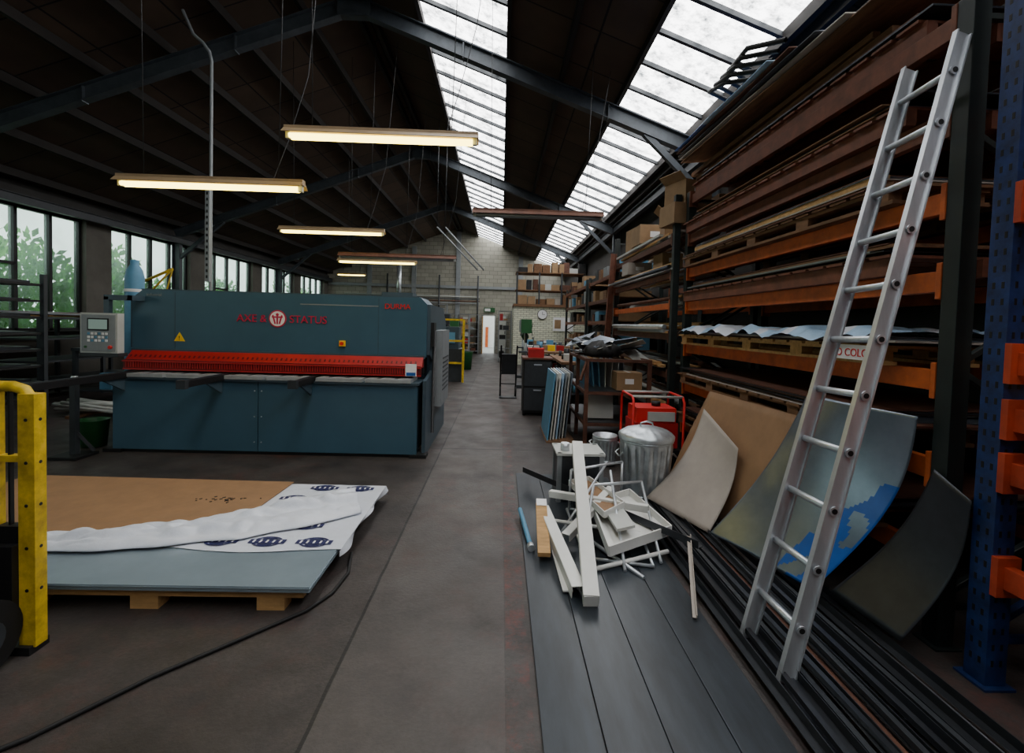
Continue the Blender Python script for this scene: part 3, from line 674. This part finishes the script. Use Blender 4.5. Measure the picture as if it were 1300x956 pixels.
b = B('steel_workbox')
b.bx(.55, .95, 4.2, 4.55, .02, .44, 'sheetd'); b.bx(.53, .97, 4.18, 4.57, .44, .46, 'offw'); b.bx(.57, .93, 4.195, 4.2, .05, .42, 'sheetd')
for x in (.56, .94):
    for y in (4.21, 4.54): b.bx(x-.02, x+.02, y-.02, y+.02, 0.015, .46, 'grey')
b.cyl((.62, 4.3, .46), (.62, 4.3, .53), .04, 'alu'); b.done()

b = B('white_folded_channel'); b.chan((.55, 2.60, .06), (.70, 4.12, .56), .085, .07, 'white', .005)
b.box((.55, 2.60, .055), (.085, .006, .07), 'white', (15, 0, 0)); b.done()
b = B('white_folded_channel'); b.chan((.49, 2.68, .06), (.38, 3.72, .13), .075, .07, 'white', .005); b.beam((.44, 2.74, .03), (.42, 3.3, .05), .06, .01, 'white'); b.done()
b = B('white_folded_channel'); b.chan((.50, 3.3, .10), (.95, 3.85, .26), .06, .05, 'white', .004); b.done()
b = B('white_folded_channel'); b.chan((.45, 3.9, .2), (1.15, 3.5, .24), .05, .05, 'white', .004); b.done()
b = B('white_metal_tray')
c = [(.77, 3.76, .14), (1.14, 3.98, .16), (1.27, 3.34, .12), (.75, 3.04, .10)]
b.prism(c, (0, 0, .012), 'white')
for i in range(4): b.beam(Vector(c[i])+Vector((0, 0, .03)), Vector(c[(i+1) % 4])+Vector((0, 0, .03)), .012, .07, 'white')
b.prism([(.82, 3.7, .20), (.96, 3.75, .215), (.98, 3.25, .20), (.84, 3.2, .19)], (0, 0, .02), 'offw')
b.done()
b = B('white_metal_tray'); c = [(.62, 4.0, .24), (.8, 4.05, .26), (.98, 3.55, .23), (.80, 3.42, .2)]
b.prism(c, (0, 0, .008), 'hard')
for i in range(4): b.beam(Vector(c[i])+Vector((0, 0, .02)), Vector(c[(i+1) % 4])+Vector((0, 0, .02)), .008, .05, 'white')
b.done()
b = B('tubular_frame_scrap')
def fr(ps, r=.011, m='alu'):
    for i in range(len(ps)-1): b.cyl(ps[i], ps[i+1], r, m, n=10)
fr([(.62, 3.15, .03), (1.05, 3.05, .03), (1.15, 3.9, .05), (.6, 3.95, .05), (.62, 3.15, .03)])
fr([(.6, 3.2, .03), (.75, 3.6, .38), (1.2, 3.85, .33), (1.12, 3.1, .03)])
fr([(.5, 3.5, .05), (.95, 4.05, .42)]); fr([(.85, 3.0, .02), (.95, 3.9, .4)]); fr([(.62, 3.95, .04), (.62, 3.9, .4), (1.1, 4.1, .42), (1.1, 4.1, .05)])
fr([(.65, 3.0, .03), (1.2, 3.2, .06)], .015, 'white'); fr([(.4, 3.6, .1), (1.05, 3.35, .12)], .014, 'white'); fr([(.95, 2.92, .02), (.7, 3.35, .05)], .014, 'alu')
b.done()
b = B('steel_angle_length'); b.angle((.28, 4.7, .13), (1.36, 3.05, .16), .05, 'sheetd', .005); b.done()
b = B('flat_steel_bar'); b.angle((1.10, 2.50, .03), (1.32, 3.15, .19), .022, 'cardg', .005); b.done()
b = B('timber_offcut'); b.beam((.33, 3.1, .07), (.36, 3.72, .17), .085, .03, 'wood'); b.beam((.36, 3.68, .17), (.365, 3.78, .185), .08, .028, 'dwhite'); b.done()
b = B('blue_tube'); b.cyl((.25, 3.3, .04), (.20, 3.9, .06), .018, 'lblue'); b.cyl((.25, 3.3, .04), (.255, 3.25, .04), .025, 'alu'); b.done()

# ------------------------------------------------------------ middle right
b = B('steel_storage_trolley'); x0, x1, y0, y1 = 1.16, 2.0, 6.25, 7.7
for x in (x0, x1):
    for y in (y0, (y0+y1)/2, y1): b.bx(x-.025, x+.025, y-.025, y+.025, 0, 1.18, 'rust')
for z in (.3, .72, 1.16):
    for x in (x0, x1): b.bx(x-.02, x+.02, y0, y1, z-.02, z+.02, 'rust')
    for y in (y0, y1): b.bx(x0, x1, y-.02, y+.02, z-.02, z+.02, 'rust')
    if z < 1: b.bx(x0, x1, y0, y1, z+.02, z+.03, 'sheetd')
b.beam((x0, y0, 1.16), (x0-.1, y0-.1, .9), .03, .03, 'rust')
for k in range(7): b.box((x0+.08+.09*k, 7.15, .93), (.012, .9, .36), random.choice(['sheet', 'cardg', 'sheetd', 'lblue', 'offw']), (0, R(-6, 6), 0))
for k in range(4): b.box((x0+.25, 6.5+.1*k, .5), (.35, .012, .32), ['offw', 'sheet', 'cardg', 'sheetd'][k], (R(-12, 0), 0, 0))
b.done()
cbox(1.75, 6.45, .76, .34, .3, .24)
b = B('black_plastic_bag'); b.rev([(0, .0), (.2, .01), (.26, .07), (.22, .15), (.1, .22), (0, .24)], (1.42, 6.6, 1.18), 'rubber', 32, lambda t, k: .035*math.sin(t*5+k)+.02*math.sin(t*11+2*k)); b.done()
b = B('scrap_sheet_heap')
for i in range(22):
    c = Vector((R(1.25, 1.95), R(6.4, 7.6), 1.22+R(0, .2))); b.box(c, (R(.15, .4), R(.2, .5), .006), random.choice(['sheet', 'sheetd', 'black', 'grey', 'offw']), (R(-25, 25), R(-25, 25), R(0, 90)))
b.done()
b = B('panel_stack')
for k in range(7): b.box((.72+.045*k, 6.9+.03*k, .48), (.018, .9, .93), ['lblue', 'offw', 'white', 'bfl', 'grey', 'offw', 'sheet', 'sheetd'][k], (0, 5, 0))
b.bx(.66, 1.06, 6.4, 7.4, 0, .02, 'woodd'); b.done()
b = B('tool_cabinet'); b.bx(.42, .92, 8.3, 8.9, .06, 1.0, 'black'); b.bx(.44, .90, 8.285, 8.3, .1, .5, 'steel'); b.bx(.44, .9, 8.285, 8.3, .53, .96, 'steel'); b.bx(.4, .94, 8.28, 8.92, 1.0, 1.03, 'rust')
for z in (.45, .9): b.bx(.6, .74, 8.27, 8.29, z, z+.02, 'alu')
for x in (.45, .89):
    for y in (8.35, 8.85): b.cyl((x, y, 0), (x, y, .06), .03, 'black')
b.done()
b = B('red_toolbox'); b.bx(.5, .78, 8.36, 8.56, 1.03, 1.17, 'red'); b.bx(.5, .78, 8.36, 8.56, 1.175, 1.2, 'dred'); b.path([(.58, 8.46, 1.2), (.6, 8.46, 1.25), (.7, 8.46, 1.25), (.72, 8.46, 1.2)], .01, 'black'); b.done()
b = B('sack_truck')
for x in (.02, .36):
    b.path([(x, 10.5, .15), (x, 10.3, .6), (x, 10.1, 1.05), (x, 9.95, 1.15)], .018, 'black'); b.cyl((x-.02, 10.5, .12), (x+.02, 10.5, .12), .12, 'rubber', n=20)
for t in (.3, .6, .95): b.cyl((.02, 10.5-.4*t, t), (.36, 10.5-.4*t, t), .012, 'black')
b.bx(.0, .38, 10.2, 10.48, .01, .02, 'steel'); b.box((.19, 10.18, .75), (.3, .02, .5), 'steel', (25, 0, 0)); b.done()

def bench(name, x0, x1, y0, y1, h, mt='woodd', clutter=10, mm='steel'):
    b = B(name); b.bx(x0, x1, y0, y1, h-.05, h, mt)
    for x in (x0+.04, x1-.04):
        for y in (y0+.04, y1-.04): b.bx(x-.03, x+.03, y-.03, y+.03, 0, h-.05, mm)
    b.bx(x0+.05, x1-.05, y0+.05, y1-.05, .25, .28, mm)
    for i in range(clutter):
        x, y = R(x0+.15, x1-.15), R(y0+.15, y1-.15); q = random.choice(['card', 'offw', 'red', 'black', 'grey', 'lblue', 'black', 'steel', 'alu', 'dyel'])
        k = i % 3; base = h if i % 2 == 0 else .28
        if k == 0: b.bx(x-.1, x+.1, y-.1, y+.1, base, base+R(.08, .3), q)
        elif k == 1: b.cyl((x, y, base), (x, y, base+R(.1, .32)), R(.03, .08), q)
        else: b.box((x, y, base+.07), (R(.1, .3), R(.1, .3), .13), q, (0, 0, R(0, 90)))
    b.done()
bench('workbench', 1.2, 2.1, 9.2, 11.4, .9, clutter=26); bench('workbench', 1.0, 2.0, 12.6, 15., .9, clutter=28); bench('workbench', .9, 1.9, 16., 18., .9, 'offw', 24)
def pillar_drill(x, y, m='lblue', s=1.):
    b = B('pillar_drill'); b.bx(x-.22, x+.22, y-.3, y+.25, 0, .08, 'steel'); b.cyl((x, y+.1, .05), (x, y+.1, 1.75*s), .045, 'alu'); b.bx(x-.13, x+.13, y-.35, y+.25, 1.4*s, 1.75*s, m)
    b.cyl((x, y-.22, 1.15*s), (x, y-.22, 1.42*s), .03, 'steel'); b.bx(x-.18, x+.18, y-.35, y+.05, .9, .94, 'steel'); b.cyl((x, y+.2, 1.3*s), (x, y+.38, 1.3*s), .09, m)
    for k in range(3): a = k*2.1; b.cyl((x+.14, y-.1, 1.5*s), (x+.14+.02, y-.1+.18*math.cos(a), 1.5*s+.18*math.sin(a)), .008, 'black', n=8)
    b.done()
pillar_drill(.65, 12.2, 'green'); pillar_drill(.7, 14.5, 'grey'); pillar_drill(-2.9, 15.5, 'lblue'); pillar_drill(-1.45, 15.0, 'green'); pillar_drill(-2.0, 17.6, 'steel', 1.1)
b = B('blue_air_receiver'); b.rev([(.0, .08), (.06, .09), (.11, .16), (.11, 2.1), (.09, 2.2), (.05, 2.27), (.05, 2.33), (.0, 2.34)], (-4.98, 6.55, 0), 'lblue', 32)
for k in range(3): a = k*2.1; b.cyl((-4.98+.1*math.cos(a), 6.55+.1*math.sin(a), 0), (-4.98+.08*math.cos(a), 6.55+.08*math.sin(a), .2), .015, 'steel')
b.rev([(.112, 1.9), (.118, 1.92), (.112, 1.94)], (-4.98, 6.55, 0), 'dwhite', 32); b.done()
b = B('yellow_guarded_machine'); x0, x1, y0, y1 = -1.75, -1.05, 12.8, 13.8
b.bx(x0, x1, y0+.1, y1, .0, .9, 'steel'); b.bx(x0+.1, x1-.1, y0+.2, y1-.1, .9, 1.5, 'blued'); b.bx(x0+.15, x1-.2, y0+.17, y0+.2, 1.05, 1.35, 'lblue')
for x in (x0-.05, x1+.05): b.bx(x-.03, x+.03, y0-.03, y0+.03, 0, 1.7, 'yellow')
for z in (.5, 1.1, 1.67): b.bx(x0-.05, x1+.05, y0-.02, y0+.02, z, z+.05, 'yellow')
b.done()
b = B('press_brake'); x0, x1, y0, y1 = -3.6, -1.5, 9.4, 10.9
b.bx(x0, x1, y0+.2, y0+.5, .1, .95, 'blued'); b.bx(x0, x1, y0+.25, y0+.5, 1.2, 2.05, 'blue')
for x in (x0, x1-.08): b.prism([(x, y0, 0), (x, y1, 0), (x, y1, 1.9), (x, y0+.3, 1.9), (x, y0+.3, 1.2), (x, y0+.7, 1.1), (x, y0, .9)], (.08, 0, 0), 'blued')
b.bx(x0+.1, x1-.1, y0+.33, y0+.38, .95, 1.08, 'alu'); b.done()
def shelf(name, x0, x1, y0, y1, h, nl, cols, seed=0):
    b = B(name)
    for x in (x0, x1):
        for y in (y0, y1): b.bx(x-.02, x+.02, y-.02, y+.02, 0, h, 'grey')
    for j in range(nl):
        z = .15+(h-.17)*j/(nl-1); b.bx(x0, x1, y0, y1, z-.01, z+.01, 'grey')
        if j < nl-1:
            x = x0+.04
            while x < x1-.3:
                w = R(.12, .3); b.bx(x, x+w, y0+.05, y1-.05, z+.01, z+.01+R(.06, .8*(h-.17)/(nl-1)), random.choice(cols)); x += w+R(.01, .08)
    b.done()
shelf('paper_shelving', -2.4, -1.3, 19.2, 19.7, 2.0, 6, ['white', 'offw', 'card', 'grey', 'steel'])
shelf('steel_shelving', -4.6, -2.7, 22.0, 22.6, 2.3, 6, ['card', 'offw', 'red', 'black', 'lblue', 'grey', 'dyel'])
shelf('steel_shelving', -8.0, -5.6, 25.0, 25.6, 2.3, 6, ['card', 'offw', 'green', 'black', 'lblue', 'grey'])
shelf('steel_shelving', -2.3, -1.2, 25.1, 25.6, 2.1, 6, ['card', 'offw', 'red', 'rust', 'grey'])
shelf('steel_shelving', -4.9, -2.9, 25.1, 25.6, 2.6, 7, ['card', 'black', 'rust', 'steel', 'offw'])
shelf('steel_shelving', -.1, .44, 20.5, 21.2, 2.2, 6, ['card', 'black', 'red', 'steel', 'offw'])
b = B('wall_pipework')
for k in range(4): b.cyl((-8.5, Y1-.16, 2.7+.12*k), (-1.2, Y1-.16, 2.7+.12*k), .025, ['grey', 'rust', 'steel', 'offw'][k], n=8)
for x in (-6.2, -3.4, -1.3): b.cyl((x, Y1-.2, .0), (x, Y1-.2, 4.2), .04, 'steel', n=10)
b.done()
b = B('electrical_cabinet')
b.bx(-.15, .3, Y1-.35, Y1-.14, .0, 2.1, 'grey'); b.bx(-.12, .27, Y1-.36, Y1-.35, .1, 2.05, 'offw'); b.bx(.2, .24, Y1-.38, Y1-.36, 1.1, 1.25, 'black'); b.done()
b = B('green_waste_bin'); b.rev([(0, .01), (.2, .01), (.24, .6), (.25, .62), (.23, .62)], (-1.2, 16.5, 0), 'green', 24); b.done()

b = B('steel_shelf_rack'); x0, x1, y0, y1 = -8.2, -6.8, 6.4, 7.2
for x in (x0, x1):
    for y in (y0, y1): b.bx(x-.03, x+.03, y-.03, y+.03, 0, 2.15, 'steel')
for k in range(8):
    z = .3+.24*k; b.bx(x0, x1, y0, y1, z, z+.03, 'black'); b.bx(x0+.1, x1-.1, y0-.1, y1-.1, z+.03, z+.05+.02*(k % 2), 'sheetd')
b.done()
bench('cutting_bench', -7.3, -5.4, 8.2, 9.6, 1.0, 'sheetd', 14)
b = B('white_tube_bundle')
for i in range(16): b.cyl((-6.8+R(-.1, .1), 7.6+R(-.2, .2), .07+R(0, .16)), (-5.4+R(-.2, .2), 7.4+R(-.2, .3), .07+R(0, .16)), .025, 'white', n=10)
b.bx(-6.5, -6.4, 7.2, 7.9, 0, .04, 'woodd'); b.bx(-5.8, -5.7, 7.2, 7.9, 0, .04, 'woodd'); b.done()
b = B('yellow_jib'); b.cyl((-7.75, 10.4, 0), (-7.75, 10.4, 2.35), .04, 'yellow'); b.cyl((-7.75, 10.4, 2.3), (-7.1, 10.4, 2.6), .03, 'yellow'); b.cyl((-7.75, 10.4, 1.9), (-7.15, 10.4, 2.55), .02, 'yellow')
b.cyl((-7.35, 10.4, 1.7), (-7.1, 10.4, 2.6), .015, 'yellow'); b.cyl((-7.75, 10.4, 1.75), (-7.35, 10.4, 1.7), .015, 'yellow')
b.box((-7.75, 10.4, .01), (.3, .3, .02), 'yellow'); b.done()
for (xx, yy) in ((-8.3, 12.7), (-8.4, 15.5), (-7, 18.5), (-5, 16), (-6.0, 13.), (-4.2, 19.5), (-6.5, 22.5)):
    bench('workbench', xx-.7, xx+.7, yy-.8, yy+.8, .95, random.choice(['woodd', 'steel']), 18)
b = B('steel_sheet_rack'); x0, x1, y0, y1 = -8.9, -8.0, 8.4, 11.
for x in (x0, x1):
    for y in (y0, (y0+y1)/2, y1): b.bx(x-.03, x+.03, y-.03, y+.03, 0, 1.5, 'steel')
for z in (.3, .7, 1.1, 1.47): b.bx(x0, x1, y0, y1, z, z+.03, 'steel')
for i in range(8): b.cyl((R(x0, x1), y0-.3, 1.52+R(0, .08)), (R(x0, x1), y1, 1.52+R(0, .08)), .02, random.choice(['grey', 'rust', 'wood']), n=8)
b.done()
b = B('green_dust_extractor'); b.bx(-5.0, -4.2, 21, 21.6, 1.9, 2.5, 'green'); b.cyl((-4.6, 21.3, 0), (-4.6, 21.3, 1.9), .25, 'green'); b.cyl((-4.6, 21.3, 2.5), (-4.6, 21.3, 4.2), .1, 'galv'); b.done()
for (a, c) in (((-1.6, 11.5, 3.9), (-.6, 11.5, 2.9)), ((-1.4, 11.5, 3.9), (-.45, 11.5, 2.9))):
    b = B('overhead_hose_arm'); b.cyl(a, c, .02, 'grey', n=10); b.cyl(a, (a[0], a[1], roof(a[0])-.02), .006, 'steel', n=8); b.done()

# ------------------------------------------------------------ far right office partition with mezzanine
b = B('wall_partition')
b.bx(.5, XR-.02, 19., 19.2, 0, 2.35, 'brickw'); b.bx(.48, XR-.02, 18.9, 21, 2.35, 2.45, 'woodd'); b.bx(.5, .7, 19.2, 26, 0, 2.35, 'brickw')
b.done(False)
b = B('mezzanine_storage')
for x in (.6, 1.5, 2.4, 3.3): b.bx(x-.03, x+.03, 19.0, 19.06, 2.451, 3.75, 'steel')
b.bx(.55, 3.35, 19., 20., 3.0, 3.03, 'woodd'); b.bx(.55, 3.35, 19., 20., 3.7, 3.73, 'woodd')
for z, n_ in ((2.451, 8), (3.03, 8), (3.73, 5)):
    x = .65
    while x < 3.1:
        w = R(.18, .4); b.bx(x, x+w, 19.1, 19.6, z, z+R(.2, .45), random.choice(['card', 'card', 'woodd', 'offw', 'black', 'cardg', 'rust'])); x += w+R(.0, .08)
b.done()
b = B('wall_clock'); b.cyl((1.65, 18.99, 2.05), (1.65, 18.95, 2.05), .2, 'black', n=32); b.cyl((1.65, 18.955, 2.05), (1.65, 18.94, 2.05), .18, 'dwhite', n=32); b.box((1.65, 18.935, 2.1), (.015, .005, .12), 'black'); b.box((1.7, 18.935, 2.05), (.1, .005, .015), 'black'); b.done()
b = B('notice_board'); b.bx(2.1, 2.9, 18.96, 18.99, 1.4, 1.95, 'dwhite'); b.bx(2.15, 2.4, 18.95, 18.96, 1.5, 1.85, 'card'); b.done()
b = B('fire_exit_sign'); b.bx(-.95, -.35, Y1-.16, Y1-.12, 2.25, 2.5, 'green'); b.bx(-.9, -.6, Y1-.17, Y1-.16, 2.3, 2.45, 'dwhite'); b.done()

# ------------------------------------------------------------ world + camera
w = bpy.data.worlds.new('overcast_sky'); sc.world = w; w.use_nodes = True
bg = w.node_tree.nodes['Background']; bg.inputs[0].default_value = (.82, .90, .92, 1); bg.inputs[1].default_value = 3.2

cam = bpy.data.cameras.new('camera'); co = bpy.data.objects.new('camera', cam); bpy.context.collection.objects.link(co)
cam.sensor_width = 36; cam.lens = 36*600/1300; cam.shift_y = -44.5/1300; cam.clip_start = .05; cam.clip_end = 200
rot = Matrix.Rotation(math.radians(-1.39), 4, 'Z') @ Matrix.Rotation(math.radians(90-2.01), 4, 'X') @ Matrix.Rotation(math.radians(1.6), 4, 'Z')
co.matrix_world = Matrix.Translation((0, 0, 1.6)) @ rot
sc.camera = co
